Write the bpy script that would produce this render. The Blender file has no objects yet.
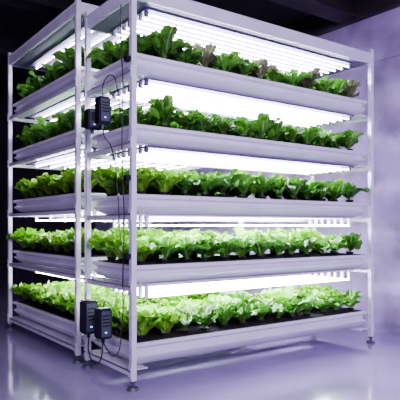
import bpy, bmesh, math, random
from mathutils import Vector, Matrix
random.seed(11)
scene = bpy.context.scene
COL = scene.collection
try:
    scene.view_settings.look = 'AgX - Medium High Contrast'
except Exception:
    pass

# ------------------------------------------------------------ materials
def new_mat(name):
    m = bpy.data.materials.new(name); m.use_nodes = True
    nt = m.node_tree
    return m, nt, nt.nodes["Principled BSDF"]

def simple(name, col, rough=0.5, metal=0.0, noise=0.0, scale=8, bump=0.0, lo=0.3, hi=0.7):
    m, nt, b = new_mat(name)
    b.inputs["Roughness"].default_value = rough
    b.inputs["Metallic"].default_value = metal
    tc = nt.nodes.new("ShaderNodeTexCoord")
    n = nt.nodes.new("ShaderNodeTexNoise"); n.inputs["Scale"].default_value = scale
    n.inputs["Detail"].default_value = 8
    nt.links.new(tc.outputs["Object"], n.inputs["Vector"])
    r = nt.nodes.new("ShaderNodeValToRGB")
    r.color_ramp.elements[0].position = lo; r.color_ramp.elements[1].position = hi
    r.color_ramp.elements[0].color = tuple(c*(1-noise) for c in col) + (1,)
    r.color_ramp.elements[1].color = tuple(min(1, c*(1+noise*0.4)) for c in col) + (1,)
    nt.links.new(n.outputs["Fac"], r.inputs["Fac"])
    nt.links.new(r.outputs["Color"], b.inputs["Base Color"])
    if bump:
        bp = nt.nodes.new("ShaderNodeBump"); bp.inputs["Strength"].default_value = bump
        bp.inputs["Distance"].default_value = 0.01
        nt.links.new(n.outputs["Fac"], bp.inputs["Height"])
        nt.links.new(bp.outputs["Normal"], b.inputs["Normal"])
    return m

M_POST = simple("painted_steel", (0.82,0.80,0.87), 0.22, 0.12, 0.08)
M_SLOT = simple("slot_shadow", (0.36,0.34,0.42), 0.5, 0.0, 0.06)
M_TRAY = simple("tray_plastic", (0.80,0.78,0.85), 0.16, 0.0, 0.06, 5)
M_MEDIUM = simple("growing_medium", (0.03,0.025,0.03), 0.9, 0, 0.5, 60, 0.6)
M_BLACK = simple("black_plastic", (0.016,0.017,0.026), 0.35, 0, 0.2)
M_CABLE = simple("cable_rubber", (0.03,0.03,0.04), 0.4, 0, 0.2)
M_GREY = simple("grey_plastic", (0.10,0.10,0.14), 0.4, 0, 0.2)
M_POT = simple("pot_plastic", (0.02,0.02,0.024), 0.5, 0, 0.3)
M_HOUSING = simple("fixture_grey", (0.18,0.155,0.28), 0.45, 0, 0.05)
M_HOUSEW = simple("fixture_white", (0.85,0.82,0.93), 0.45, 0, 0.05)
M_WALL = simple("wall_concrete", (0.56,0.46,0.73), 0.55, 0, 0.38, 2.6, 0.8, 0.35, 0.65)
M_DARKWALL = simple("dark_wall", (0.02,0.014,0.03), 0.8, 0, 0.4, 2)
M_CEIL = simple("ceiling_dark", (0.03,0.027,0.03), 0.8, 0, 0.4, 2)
M_BEAM = simple("beam_dark", (0.08,0.07,0.08), 0.6, 0.2, 0.4, 3)

def emis(name, col, s):
    m, nt, b = new_mat(name)
    b.inputs["Base Color"].default_value = (*col,1)
    b.inputs["Emission Color"].default_value = (*col,1)
    b.inputs["Emission Strength"].default_value = s
    return m
M_TUBE = emis("lamp_tube", (0.85,0.77,1.0), 40.0)
M_TUBE2 = emis("lamp_tube_strong", (0.85,0.77,1.0), 56.0)
M_LED = emis("indicator_light", (0.2,0.4,1.0), 3.0)

# floor
m, nt, b = new_mat("epoxy_floor"); M_FLOOR = m
tc = nt.nodes.new("ShaderNodeTexCoord")
n = nt.nodes.new("ShaderNodeTexNoise"); n.inputs["Scale"].default_value = 1.6; n.inputs["Detail"].default_value = 5
nt.links.new(tc.outputs["Object"], n.inputs["Vector"])
r = nt.nodes.new("ShaderNodeValToRGB")
r.color_ramp.elements[0].color = (0.50,0.43,0.68,1); r.color_ramp.elements[1].color = (0.62,0.54,0.79,1)
nt.links.new(n.outputs["Fac"], r.inputs["Fac"]); nt.links.new(r.outputs["Color"], b.inputs["Base Color"])
mr = nt.nodes.new("ShaderNodeMapRange"); mr.inputs["To Min"].default_value = 0.07; mr.inputs["To Max"].default_value = 0.15
nt.links.new(n.outputs["Fac"], mr.inputs["Value"]); nt.links.new(mr.outputs["Result"], b.inputs["Roughness"])
b.inputs["Coat Weight"].default_value = 1.0; b.inputs["Coat Roughness"].default_value = 0.06

def leaf_mat(name, c_rib, c_mid, c_edge):
    m = bpy.data.materials.new(name); m.use_nodes = True
    nt = m.node_tree; b = nt.nodes["Principled BSDF"]; out = nt.nodes["Material Output"]
    at = nt.nodes.new("ShaderNodeAttribute"); at.attribute_name = "leafuv"
    sp = nt.nodes.new("ShaderNodeSeparateColor"); nt.links.new(at.outputs["Color"], sp.inputs["Color"])
    rib = nt.nodes.new("ShaderNodeValToRGB")
    rib.color_ramp.elements[0].position = 0.04; rib.color_ramp.elements[0].color = (*c_rib,1)
    rib.color_ramp.elements[1].position = 0.22; rib.color_ramp.elements[1].color = (*c_mid,1)
    e = rib.color_ramp.elements.new(0.95); e.color = (*c_edge,1)
    vm = nt.nodes.new("ShaderNodeMath"); vm.operation='MULTIPLY_ADD'
    nt.links.new(sp.outputs["Red"], vm.inputs[0]); vm.inputs[1].default_value = 44; 
    v2 = nt.nodes.new("ShaderNodeMath"); v2.operation='MULTIPLY'; nt.links.new(sp.outputs["Green"], v2.inputs[0]); v2.inputs[1].default_value=-14
    nt.links.new(v2.outputs[0], vm.inputs[2])
    sn = nt.nodes.new("ShaderNodeMath"); sn.operation='SINE'; nt.links.new(vm.outputs[0], sn.inputs[0])
    st = nt.nodes.new("ShaderNodeMapRange"); st.inputs["From Min"].default_value=0.75; st.inputs["From Max"].default_value=1.0
    st.inputs["To Min"].default_value=0; st.inputs["To Max"].default_value=0.5
    nt.links.new(sn.outputs[0], st.inputs["Value"])
    nt.links.new(sp.outputs["Green"], rib.inputs["Fac"])
    mv = nt.nodes.new("ShaderNodeMix"); mv.data_type='RGBA'
    nt.links.new(st.outputs["Result"], mv.inputs["Factor"]); nt.links.new(rib.outputs["Color"], mv.inputs["A"]); mv.inputs["B"].default_value=(*c_rib,1)
    mix = nt.nodes.new("ShaderNodeMix"); mix.data_type = 'RGBA'
    mr = nt.nodes.new("ShaderNodeMapRange"); mr.inputs["From Min"].default_value = 0.0; mr.inputs["From Max"].default_value = 0.35
    mr.inputs["To Min"].default_value = 0.85; mr.inputs["To Max"].default_value = 0.0
    nt.links.new(sp.outputs["Red"], mr.inputs["Value"])
    nt.links.new(mr.outputs["Result"], mix.inputs["Factor"])
    nt.links.new(mv.outputs["Result"], mix.inputs["A"]); mix.inputs["B"].default_value = (*c_rib,1)
    oi = nt.nodes.new("ShaderNodeObjectInfo")
    hsv = nt.nodes.new("ShaderNodeHueSaturation")
    a1 = nt.nodes.new("ShaderNodeMath"); a1.operation = 'ADD'
    nt.links.new(oi.outputs["Random"], a1.inputs[0]); nt.links.new(sp.outputs["Blue"], a1.inputs[1])
    vr = nt.nodes.new("ShaderNodeMapRange"); vr.inputs["From Max"].default_value = 2.0
    vr.inputs["To Min"].default_value = 0.45; vr.inputs["To Max"].default_value = 1.5
    nt.links.new(a1.outputs[0], vr.inputs["Value"]); nt.links.new(vr.outputs["Result"], hsv.inputs["Value"])
    nt.links.new(mix.outputs["Result"], hsv.inputs["Color"])
    tc = nt.nodes.new("ShaderNodeTexCoord")
    vo = nt.nodes.new("ShaderNodeTexNoise"); vo.inputs["Scale"].default_value = 75; vo.inputs["Detail"].default_value = 2
    nt.links.new(tc.outputs["Object"], vo.inputs["Vector"])
    bp = nt.nodes.new("ShaderNodeBump"); bp.inputs["Strength"].default_value = 0.8; bp.inputs["Distance"].default_value = 0.007
    nt.links.new(vo.outputs["Fac"], bp.inputs["Height"]); nt.links.new(bp.outputs["Normal"], b.inputs["Normal"])
    nt.links.new(hsv.outputs["Color"], b.inputs["Base Color"])
    b.inputs["Roughness"].default_value = 0.34
    tr = nt.nodes.new("ShaderNodeBsdfTranslucent"); nt.links.new(hsv.outputs["Color"], tr.inputs["Color"])
    ms = nt.nodes.new("ShaderNodeMixShader"); ms.inputs[0].default_value = 0.24
    nt.links.new(b.outputs[0], ms.inputs[1]); nt.links.new(tr.outputs[0], ms.inputs[2])
    nt.links.new(ms.outputs[0], out.inputs["Surface"])
    return m
M_LETT = leaf_mat("lettuce_leaf", (0.38,0.60,0.14), (0.10,0.37,0.01), (0.19,0.50,0.02))
M_SPIN = leaf_mat("spinach_leaf", (0.30,0.52,0.15), (0.045,0.22,0.018), (0.095,0.34,0.03))
M_SPIN2 = leaf_mat("upper_spinach_leaf", (0.34,0.56,0.18), (0.07,0.30,0.022), (0.14,0.44,0.04))
M_RED = leaf_mat("red_tinged_leaf", (0.34,0.40,0.18), (0.13,0.22,0.07), (0.24,0.22,0.13))

# ------------------------------------------------------------ helpers
def mk(name, me, mat, parent=None, loc=(0,0,0), rot=(0,0,0), label=None, cat=None, group=None, kind=None):
    o = bpy.data.objects.new(name, me)
    if me and mat and not me.materials: me.materials.append(mat)
    COL.objects.link(o)
    if parent: o.parent = parent
    o.location = loc; o.rotation_euler = rot
    tag(o, label, cat, group, kind)
    return o
def tag(o, label=None, cat=None, group=None, kind=None):
    if label: o["label"] = label
    if cat: o["category"] = cat
    if group: o["group"] = group
    if kind: o["kind"] = kind

def bm_box(bm, x0,x1,y0,y1,z0,z1):
    vs = [bm.verts.new(p) for p in [(x0,y0,z0),(x1,y0,z0),(x1,y1,z0),(x0,y1,z0),(x0,y0,z1),(x1,y0,z1),(x1,y1,z1),(x0,y1,z1)]]
    for f in [(3,2,1,0),(4,5,6,7),(0,1,5,4),(1,2,6,5),(2,3,7,6),(3,0,4,7)]:
        bm.faces.new([vs[i] for i in f])
def finish(bm, name, bevel=0.0, smooth=False):
    if bevel:
        bmesh.ops.bevel(bm, geom=list(bm.edges), offset=bevel, segments=2, affect='EDGES', clamp_overlap=True)
    bmesh.ops.recalc_face_normals(bm, faces=bm.faces)
    me = bpy.data.meshes.new(name); bm.to_mesh(me); bm.free()
    if smooth:
        for p in me.polygons: p.use_smooth = True
    return me
def box_me(name, boxes, bevel=0.002):
    bm = bmesh.new()
    for b in boxes: bm_box(bm, *b)
    return finish(bm, name, bevel)
def cyl(bm, c, axis, r, l, seg=16, r2=None):
    M = Matrix.Translation(c)
    if axis == 'X': M = M @ Matrix.Rotation(math.pi/2, 4, 'Y')
    if axis == 'Y': M = M @ Matrix.Rotation(math.pi/2, 4, 'X')
    bmesh.ops.create_cone(bm, cap_ends=True, segments=seg, radius1=r, radius2=r if r2 is None else r2, depth=l, matrix=M)

# ------------------------------------------------------------ room
def struct(name, b, mat):
    o = mk(name, box_me(name, [b], 0), mat, kind="structure"); return o
struct("floor", (-4,2.7,-5,6,-0.1,0), M_FLOOR)
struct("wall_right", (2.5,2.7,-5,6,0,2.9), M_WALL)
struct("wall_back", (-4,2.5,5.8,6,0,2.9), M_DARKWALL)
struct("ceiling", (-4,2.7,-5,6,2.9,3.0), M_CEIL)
struct("trim_1", (2.44,2.5,-5,5.8,2.70,2.9), M_BEAM)
struct("trim_2", (2.488,2.5,-5,5.8,2.30,2.315), M_WALL)
struct("baseboard_right", (2.485,2.5,-5,5.8,0,0.06), M_WALL)
for i,y in enumerate((-0.9,0.45,1.8,3.2)):
    mk("ceiling_beam", box_me("cb", [(-4,2.44,y,y+0.12,2.74,2.9),(-4,2.44,y-0.04,y+0.16,2.72,2.74)],0), M_BEAM,
       label="dark steel ceiling beam crossing the room", cat="beam", group="ceiling beams")
bm = bmesh.new(); cyl(bm, (-0.8,1.2,2.66), 'X', 0.035, 6.4, 16)
mk("ceiling_pipe", finish(bm,"pipe",smooth=True), M_BEAM, label="dark conduit pipe under the ceiling", cat="pipe")

# ------------------------------------------------------------ racks
RX1=1.40
LEV = [(0.246,0.105),(0.68,0.568),(1.08,0.965),(1.471,1.36),(1.867,1.75)]
LEVR = [(0.246,0.105),(0.69,0.578),(1.125,1.01),(1.555,1.444),(1.965,1.85)]
def rack(x1,y0,y1,LV,TZ,label):
    e = mk("grow_rack", None, None, loc=(0,y0,0), label=label, cat="shelf rack", group="plant racks")
    h = 0.0155
    bmp = bmesh.new()
    bm_box(bmp,-h,h,-h,h,0.05,TZ+0.11)
    for k in range(int((TZ+0.02)/0.096)):
        z = 0.1+k*0.096
        bm_box(bmp,-h-0.0004,-h+0.001,-0.003,0.003,z,z+0.016)
    bmesh.ops.recalc_face_normals(bmp, faces=bmp.faces)
    pme = bpy.data.meshes.new("post"); bmp.to_mesh(pme); bmp.free()
    pme.materials.append(M_POST); pme.materials.append(M_SLOT)
    for i,p in enumerate(pme.polygons):
        if i >= 6: p.material_index = 1
    bm = bmesh.new(); cyl(bm,(0,0,0.008),'Z',0.035,0.016,24,0.028); cyl(bm,(0,0,0.035),'Z',0.009,0.04,12); cyl(bm,(0,0,0.045),'Z',0.018,0.01,6)
    fme = finish(bm,"foot")
    for x in (0,x1):
        for y in (0,y1-y0):
            mk("post", pme, None, e, (x,y,0))
            mk("levelling_foot", fme, M_GREY, e, (x,y,0), label="grey levelling foot")
    W = y1-y0
    for (zt,zb) in LV:
        for x,s in ((0,1),(x1,-1)):
            a,b_ = sorted((x-0.015*s, x+0.105*s)); c,d = sorted((x-0.015*s, x-0.009*s))
            mk("end_rail", box_me("er",[(a,b_,h,W-h,zb-0.006,zb),(c,d,h,W-h,zb-0.03,zb)],0.001), M_POST, e)
        mk("back_rail", box_me("br",[(h,x1-h,W-0.012,W+0.012,zb-0.03,zb)],0.002), M_POST, e)
    for y in (0,W):
        mk("top_rail", box_me("tr",[(h,x1-h,y-0.013,y+0.013,TZ,TZ+0.07),(h,x1-h,y-0.019,y+0.019,TZ+0.065,TZ+0.075)],0.002), M_POST, e)
    for x in (0,x1):
        mk("top_rail", box_me("tr",[(x-0.013,x+0.013,h,W-h,TZ,TZ+0.07),(x-0.019,x+0.019,h,W-h,TZ+0.065,TZ+0.075)],0.002), M_POST, e)
    mk("top_panel", box_me("tp",[(0.015,x1-0.015,0.015,W-0.015,TZ,TZ+0.015)],0), M_HOUSING, e)
    for (zt,zb) in LV:
        for x,s in ((0,-1),(x1,1)):
            for y in (0,W):
                a,b_=sorted((x+s*h,x+s*(h+0.005)))
                mk("shelf_bracket", box_me("sb",[(a,b_,y-0.016,y+0.016,zb-0.035,zb+0.03)],0.001), M_POST, e)
                bm=bmesh.new()
                cyl(bm,(x+s*(h+0.006),y,zb+0.0),'X',0.006,0.006,8)
                mk("bracket_bolt", finish(bm,"bolt"), M_GREY, e)
    return e
rack(2.08,0,0.587,LEV,2.15,"white steel rack with five tiers of leafy greens")
rack(RX1,0.743,2.2,LEVR,2.30,"taller white steel rack standing behind the longer rack")

def tray_mesh(LX,LY,H):
    prof = [(-0.024,-0.03),(-0.020,-0.006),(-0.016,-0.001),(-0.010,0.0),(0.000,0.0),(0.006,-0.003),(0.009,-0.009),(0.009,-0.018),(0.006,-0.024),(-0.004,-0.027),
            (-0.014,-0.034),(-0.016,-H*0.44),(0.000,-H*0.49),(0.002,-H*0.55),(-0.004,-H*0.62),(-0.016,-H*0.72),(-0.034,-H*0.84),(-0.056,-H*0.95),(-0.080,-H)]
    bm = bmesh.new(); rings=[]
    for o,z in prof:
        rings.append([bm.verts.new(p) for p in [(-o,-o,z),(LX+o,-o,z),(LX+o,LY+o,z),(-o,LY+o,z)]])
    for a,b_ in zip(rings,rings[1:]):
        for i in range(4):
            bm.faces.new([a[i],a[(i+1)%4],b_[(i+1)%4],b_[i]])
    bm.faces.new(rings[0]); bm.faces.new(rings[-1])
    return finish(bm,"tray",0)
def tray(x0,x1,y0,y1,zt,zb,label,group):
    o = mk("planting_tray", tray_mesh(x1-x0,y1-y0,zt-zb), M_TRAY, loc=(x0,y0,zt), label=label, cat="planting tray", group=group)
    mk("growing_medium", box_me("gm",[(0.0215,x1-x0-0.0215,0.0215,y1-y0-0.0215,-0.029,0.002)],0), M_MEDIUM, o, label="dark growing bed inside the tray")
FX=(0.028,2.052,0.028,0.560); RX=(0.028,RX1-0.028,0.771,2.172)
for zt,zb in LEV: tray(*FX,zt,zb,"long white gutter tray filled with greens","trays on the long rack")
for zt,zb in LEVR: tray(*RX,zt,zb,"white gutter tray on the rear rack","trays on the rear rack")

def fixture(x0,x1,y0,y1,z,along,nt_,label,group,drop=0.0,tmat=None,hmat=None):
    o = mk("grow_light", None, None, loc=(x0,y0,z), label=label, cat="grow light", group=group)
    LX,LY=x1-x0,y1-y0
    mk("light_housing", box_me("lh",[(0,LX,0,LY,-0.010,0)],0.002), hmat, o, (0,0,0), label="reflector plate")
    bm = bmesh.new(); L = (LX if along=='X' else LY)-0.06
    cyl(bm,(0,0,0),along,0.0052,L,8); tme = finish(bm,"tube",smooth=True)
    hme = box_me("holder",[(-0.01,0.01,-0.01,0.01,-0.010,0.017+drop)],0.001)
    for i in range(nt_):
        t=(i+0.5)/nt_
        loc=(LX/2,LY*t,-0.027-drop) if along=='X' else (LX*t,LY/2,-0.027-drop)
        mk("light_tube",tme,tmat,o,loc,label="glowing white tube")
        for s in (-1,1):
            d=s*(L/2+0.010)
            l2=(loc[0]+d,loc[1],loc[2]) if along=='X' else (loc[0],loc[1]+d,loc[2])
            mk("tube_holder",hme,hmat,o,l2)
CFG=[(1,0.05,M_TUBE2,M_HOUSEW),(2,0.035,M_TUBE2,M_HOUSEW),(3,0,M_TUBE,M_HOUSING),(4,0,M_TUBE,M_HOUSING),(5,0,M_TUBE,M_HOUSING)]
for i,dr,tm,hm in CFG:
    zf = LEV[i][1] if i<5 else 2.15
    zr = LEVR[i][1] if i<5 else 2.30
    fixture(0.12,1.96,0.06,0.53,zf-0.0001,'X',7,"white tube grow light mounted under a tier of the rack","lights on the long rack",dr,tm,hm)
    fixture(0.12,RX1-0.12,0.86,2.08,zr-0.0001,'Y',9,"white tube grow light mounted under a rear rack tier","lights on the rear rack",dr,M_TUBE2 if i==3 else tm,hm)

# ------------------------------------------------------------ plants
def leaf(bm, lay, az, base_r, e0, curl, L, W, kind, ph, rnd, nu=13, nv=9):
    ca,sa=math.cos(az),math.sin(az)
    pos=Vector((base_r,0))
    grid=[]
    P=0.32
    for i in range(nu):
        u=i/(nu-1)
        ang=e0-curl*(u**(1.5 if kind=='lettuce' else 2.0))
        if i>0: pos=pos+Vector((math.cos(ang),math.sin(ang)))*(L/(nu-1))
        if kind=='lettuce':
            w=W*(0.12+0.88*math.sin(math.pi*min(1,(u*0.84+0.02))**1.6)**0.7)
            if u==1: w=W*0.45
            ruf=0.13; fr=15
        else:
            w=W*(0.09 if u<P else 0.09+0.91*math.sin(math.pi*((u-P)/(1-P)*0.86+0.06))**0.5)
            if u==1: w=W*0.48
            ruf=0.08; fr=13
        nrm=Vector((-math.sin(ang),math.cos(ang)))
        row=[]
        for j in range(nv):
            v=-1+2*j/(nv-1)
            off=W*(0.22*v*v*min(1,w/W*1.2) + ruf*abs(v)**1.6*math.sin(fr*u+ph+(2.1 if v>0 else 0)) *min(1,u*2)
                   + 0.05*math.sin(9*u+6*v+ph))
            if kind!='lettuce' and u<P: off=0
            r_=pos.x+nrm.x*off; z_=pos.y+nrm.y*off
            t_=v*w*0.5*(1+ (0.08 if kind=='lettuce' else 0.04)*math.sin(fr*1.3*u+ph*2))
            vert=bm.verts.new((ca*r_-sa*t_, sa*r_+ca*t_, z_))
            vert[lay]=(u,abs(v),rnd,1)
            row.append(vert)
        grid.append(row)
    for i in range(nu-1):
        for j in range(nv-1):
            bm.faces.new([grid[i][j],grid[i][j+1],grid[i+1][j+1],grid[i+1][j]])

def plant_mesh(kind, seed):
    rg=random.Random(seed)
    bm=bmesh.new(); lay=bm.verts.layers.float_color.new("leafuv")
    if kind=='lettuce':
        n=14
        for k in range(n):
            t=k/(n-1)
            leaf(bm,lay,k*2.399+rg.uniform(-.25,.25),0.012*(1-t),math.radians(52+32*t+rg.uniform(-8,8)),
                 math.radians(rg.uniform(35,80)*(1-0.3*t)),(0.158-0.022*t)*rg.uniform(.82,1.15),(0.108-0.03*t)*rg.uniform(.88,1.1),kind,rg.uniform(0,6),rg.random())
    else:
        n=13
        for k in range(n):
            t=k/(n-1)
            leaf(bm,lay,k*2.399+rg.uniform(-.35,.35),0.008*(1-t),math.radians(56+30*t+rg.uniform(-14,8)),
                 math.radians(rg.uniform(30,110)),(0.165-0.015*t)*rg.uniform(.62,1.15),(0.094-0.014*t)*rg.uniform(.8,1.2),kind,rg.uniform(0,6),rg.random())
    me=bpy.data.meshes.new(kind); bm.to_mesh(me); bm.free()
    for p in me.polygons: p.use_smooth=True
    return me
LET=[plant_mesh('lettuce',s) for s in range(6)]
SPI=[plant_mesh('spinach',s) for s in range(20,28)]
SPU=[m_.copy() for m_ in SPI]
RED=[m_.copy() for m_ in SPI[:3]]
for m_ in LET: m_.materials.append(M_LETT)
for m_ in SPI: m_.materials.append(M_SPIN)
for m_ in SPU: m_.materials.append(M_SPIN2)
for m_ in RED: m_.materials.append(M_RED)
bm=bmesh.new(); cyl(bm,(0,0,0.0),'Z',0.022,0.018,14,0.027); cyl(bm,(0,0,0.009),'Z',0.031,0.006,14)
POT=finish(bm,"pot")
def plant(kind,x,y,zt,group,sc=1.0):
    if kind=='lettuce': me=random.choice(LET); nm="lettuce_plant"; lb="bright green ruffled lettuce growing in a tray"; cat="lettuce"
    elif kind=='spinach': me=random.choice(SPI); nm="leafy_green_plant"; lb="dark green leafy plant with spoon-shaped leaves in a tray"; cat="leafy green"
    elif kind=='upper': me=random.choice(SPU); nm="leafy_green_plant"; lb="green leafy plant with spoon-shaped leaves in a tray"; cat="leafy green"
    else: me=random.choice(RED); nm="leafy_green_plant"; lb="reddish green leafy plant growing in a tray"; cat="leafy green"
    s=sc*random.uniform(0.80,1.12)
    o=mk(nm,me,None,loc=(x+random.uniform(-.015,.015),y+random.uniform(-.01,.01),zt+0.009),rot=(random.uniform(-.1,.1),random.uniform(-.1,.1),random.uniform(0,6.28)),label=lb,cat=cat,group=group)
    o.scale=(s,s,s*random.uniform(.9,1.15))
    mk("growing_pot",POT,M_POT,o,label="small black growing pot")
    return o
tiers=["lowest","second","third","fourth","top"]
for li,(zt,zb) in enumerate(LEV):
    for r_,y in enumerate((0.112,0.29,0.465)):
        n=13
        for i in range(n):
            x=0.11+i*(1.97-0.11)/(n-1)
            if li>=3: k='upper'
            elif r_==0: k='spinach' if i>1 or (li==1 and i>0) else 'lettuce'
            elif r_==1: k='lettuce' if random.random()<0.8 else 'spinach'
            else: k='lettuce'
            if li==4 and i>=3 and (i+r_)%3==0: k='red'
            plant(k,x,y,zt,"greens on the %s tier of the long rack"%tiers[li],(1.02 if r_==0 else 1.1) if li<3 else 1.0)
    for j in range(8):
        y=0.86+j*(2.08-0.86)/7
        for c,x in enumerate((0.12,0.29,0.46,0.64,0.84,1.04,1.24)):
            if li>=3 and c>3: continue
            plant('lettuce' if li<3 else 'upper' if (li==4 or random.random()<.5) else 'lettuce',x,y,LEVR[li][0],"greens on the %s tier of the rear rack"%tiers[li],1.1)

# ------------------------------------------------------------ power boxes and cables
def power_box(y,z,w,d,h,label):
    o=mk("power_supply",box_me("ps",[(-d,0,-w/2,w/2,0,h)],0.008),M_BLACK,loc=(-0.024,y,z),label=label,cat="power supply",group="power supplies on the rack")
    mk("hanging_bracket",box_me("hb",[(0.0,0.008,-0.02,0.02,0.0,h*0.7)],0),M_GREY,o)
    mk("face_plate",box_me("fp",[(-d*0.88,-d*0.12,-w/2-0.002,-w/2+0.001,h*0.08,h*0.92)],0.001),M_GREY,o,label="dark grey face plate")
    for k in range(4):
        mk("cooling_fin",box_me("cf",[(-d*0.80,-d*0.20,-w/2-0.005,-w/2-0.001,h*0.42+k*h*0.11,h*0.42+k*h*0.11+0.007)],0),M_BLACK,o)
    mk("indicator_light",box_me("il",[(-d*0.6,-d*0.45,-w/2-0.004,-w/2-0.001,h*0.2,h*0.24)],0),M_LED,o,label="tiny blue indicator light")
    bm=bmesh.new(); cyl(bm,(-d/2,0,-0.012),'Z',0.010,0.026,12); mk("cable_gland",finish(bm,"cg"),M_BLACK,o)
power_box(0.25,1.49,0.07,0.072,0.155,"dark power supply box hung above a tray end")
power_box(0.385,1.477,0.065,0.078,0.12,"smaller dark power supply box beside another")
power_box(0.24,0.252,0.08,0.078,0.175,"dark power supply box above the lowest tray end")
power_box(0.43,0.252,0.085,0.085,0.20,"tall dark power supply box beside the rear post")

def cable(pts,r,label,mat=M_CABLE):
    cu=bpy.data.curves.new("cable",'CURVE'); cu.dimensions='3D'; cu.bevel_depth=r; cu.bevel_resolution=2; cu.resolution_u=10; cu.use_fill_caps=True
    s=cu.splines.new('BEZIER'); s.bezier_points.add(len(pts)-1)
    for b_,p in zip(s.bezier_points,pts):
        b_.co=p; b_.handle_left_type=b_.handle_right_type='AUTO'
    tmp=bpy.data.objects.new("tmp",cu); COL.objects.link(tmp)
    dg=bpy.context.evaluated_depsgraph_get(); dg.update()
    me=bpy.data.meshes.new_from_object(tmp.evaluated_get(dg)); me.materials.clear()
    bpy.data.objects.remove(tmp)
    for p in me.polygons: p.use_smooth=True
    mk("power_cable",me,mat,label=label,cat="cable",group="cables on the rack end")
cable([(-0.026,0.09,2.14),(-0.030,0.08,1.9),(-0.03,0.06,1.7),(-0.03,0.07,1.3),(-0.03,0.045,0.95),(-0.03,0.06,0.6),(-0.035,0.06,0.35),(-0.05,0.12,0.17),(-0.063,0.24,0.226)],0.0032,"black cable running down the rack end")
cable([(-0.060,0.25,1.468),(-0.062,0.22,1.41),(-0.05,0.17,1.36),(-0.032,0.12,1.1),(-0.03,0.09,0.85),(-0.03,0.05,0.74)],0.003,"black cable drooping from a power supply")
cable([(-0.060,0.25,1.645),(-0.062,0.23,1.73),(-0.045,0.17,1.76),(-0.035,0.12,1.68),(-0.032,0.09,1.5)],0.003,"black cable looping over a power supply")
cable([(-0.063,0.24,0.427),(-0.066,0.20,0.47),(-0.05,0.12,0.42),(-0.035,0.06,0.34),(-0.04,0.10,0.27)],0.003,"black cable arching over the lowest tray end")
cable([(-0.066,0.43,0.225),(-0.07,0.42,0.14),(-0.065,0.35,0.085),(-0.065,0.27,0.12),(-0.063,0.242,0.222)],0.004,"black cable looping below two power supplies")
cable([(-0.03,0.565,2.0),(-0.033,0.55,1.7),(-0.033,0.56,1.2),(-0.033,0.55,0.8),(-0.03,0.56,0.48)],0.0035,"pale grey cable along the rear post",M_POST)
for z in (1.80,1.15,0.72):
    mk("cable_clip",box_me("cc",[(-0.045,-0.0165,-0.01,0.025,0,0.028)],0.003),M_BLACK,loc=(0,0.0,z),label="small black cable connector on the corner post",cat="connector",group="cable connectors")

# ------------------------------------------------------------ lights
def area(name,loc,target,size,power,col):
    l=bpy.data.lights.new(name,'AREA'); l.size=size; l.energy=power; l.color=col
    o=bpy.data.objects.new(name,l); COL.objects.link(o); o.location=loc
    o.rotation_euler=(Vector(target)-Vector(loc)).to_track_quat('-Z','Y').to_euler()
area("added_fill",(-0.9,-4.0,2.8),(1.4,-0.3,0.3),1.6,300,(0.80,0.71,1.0))  # added fill light behind the camera, lifts tray fronts, floor and wall
area("added_fill_side",(-3.6,-2.2,2.7),(0,1.0,0.6),1.2,75,(0.76,0.64,1.0))  # weaker fill light added out of view on the left
w=bpy.data.worlds.new("world"); scene.world=w; w.use_nodes=True
w.node_tree.nodes["Background"].inputs[0].default_value=(0.38,0.28,0.64,1)
w.node_tree.nodes["Background"].inputs[1].default_value=0.22

# ------------------------------------------------------------ camera
cd=bpy.data.cameras.new("camera"); cam=bpy.data.objects.new("camera",cd); COL.objects.link(cam)
cd.sensor_width=36; cd.lens=49.5; cd.shift_y=0.065
cam.location=(-1.472,-2.662,0.9)
d=Vector((math.cos(math.radians(54.1)),math.sin(math.radians(54.1)),0))
cam.rotation_euler=d.to_track_quat('-Z','Y').to_euler()
scene.camera=cam
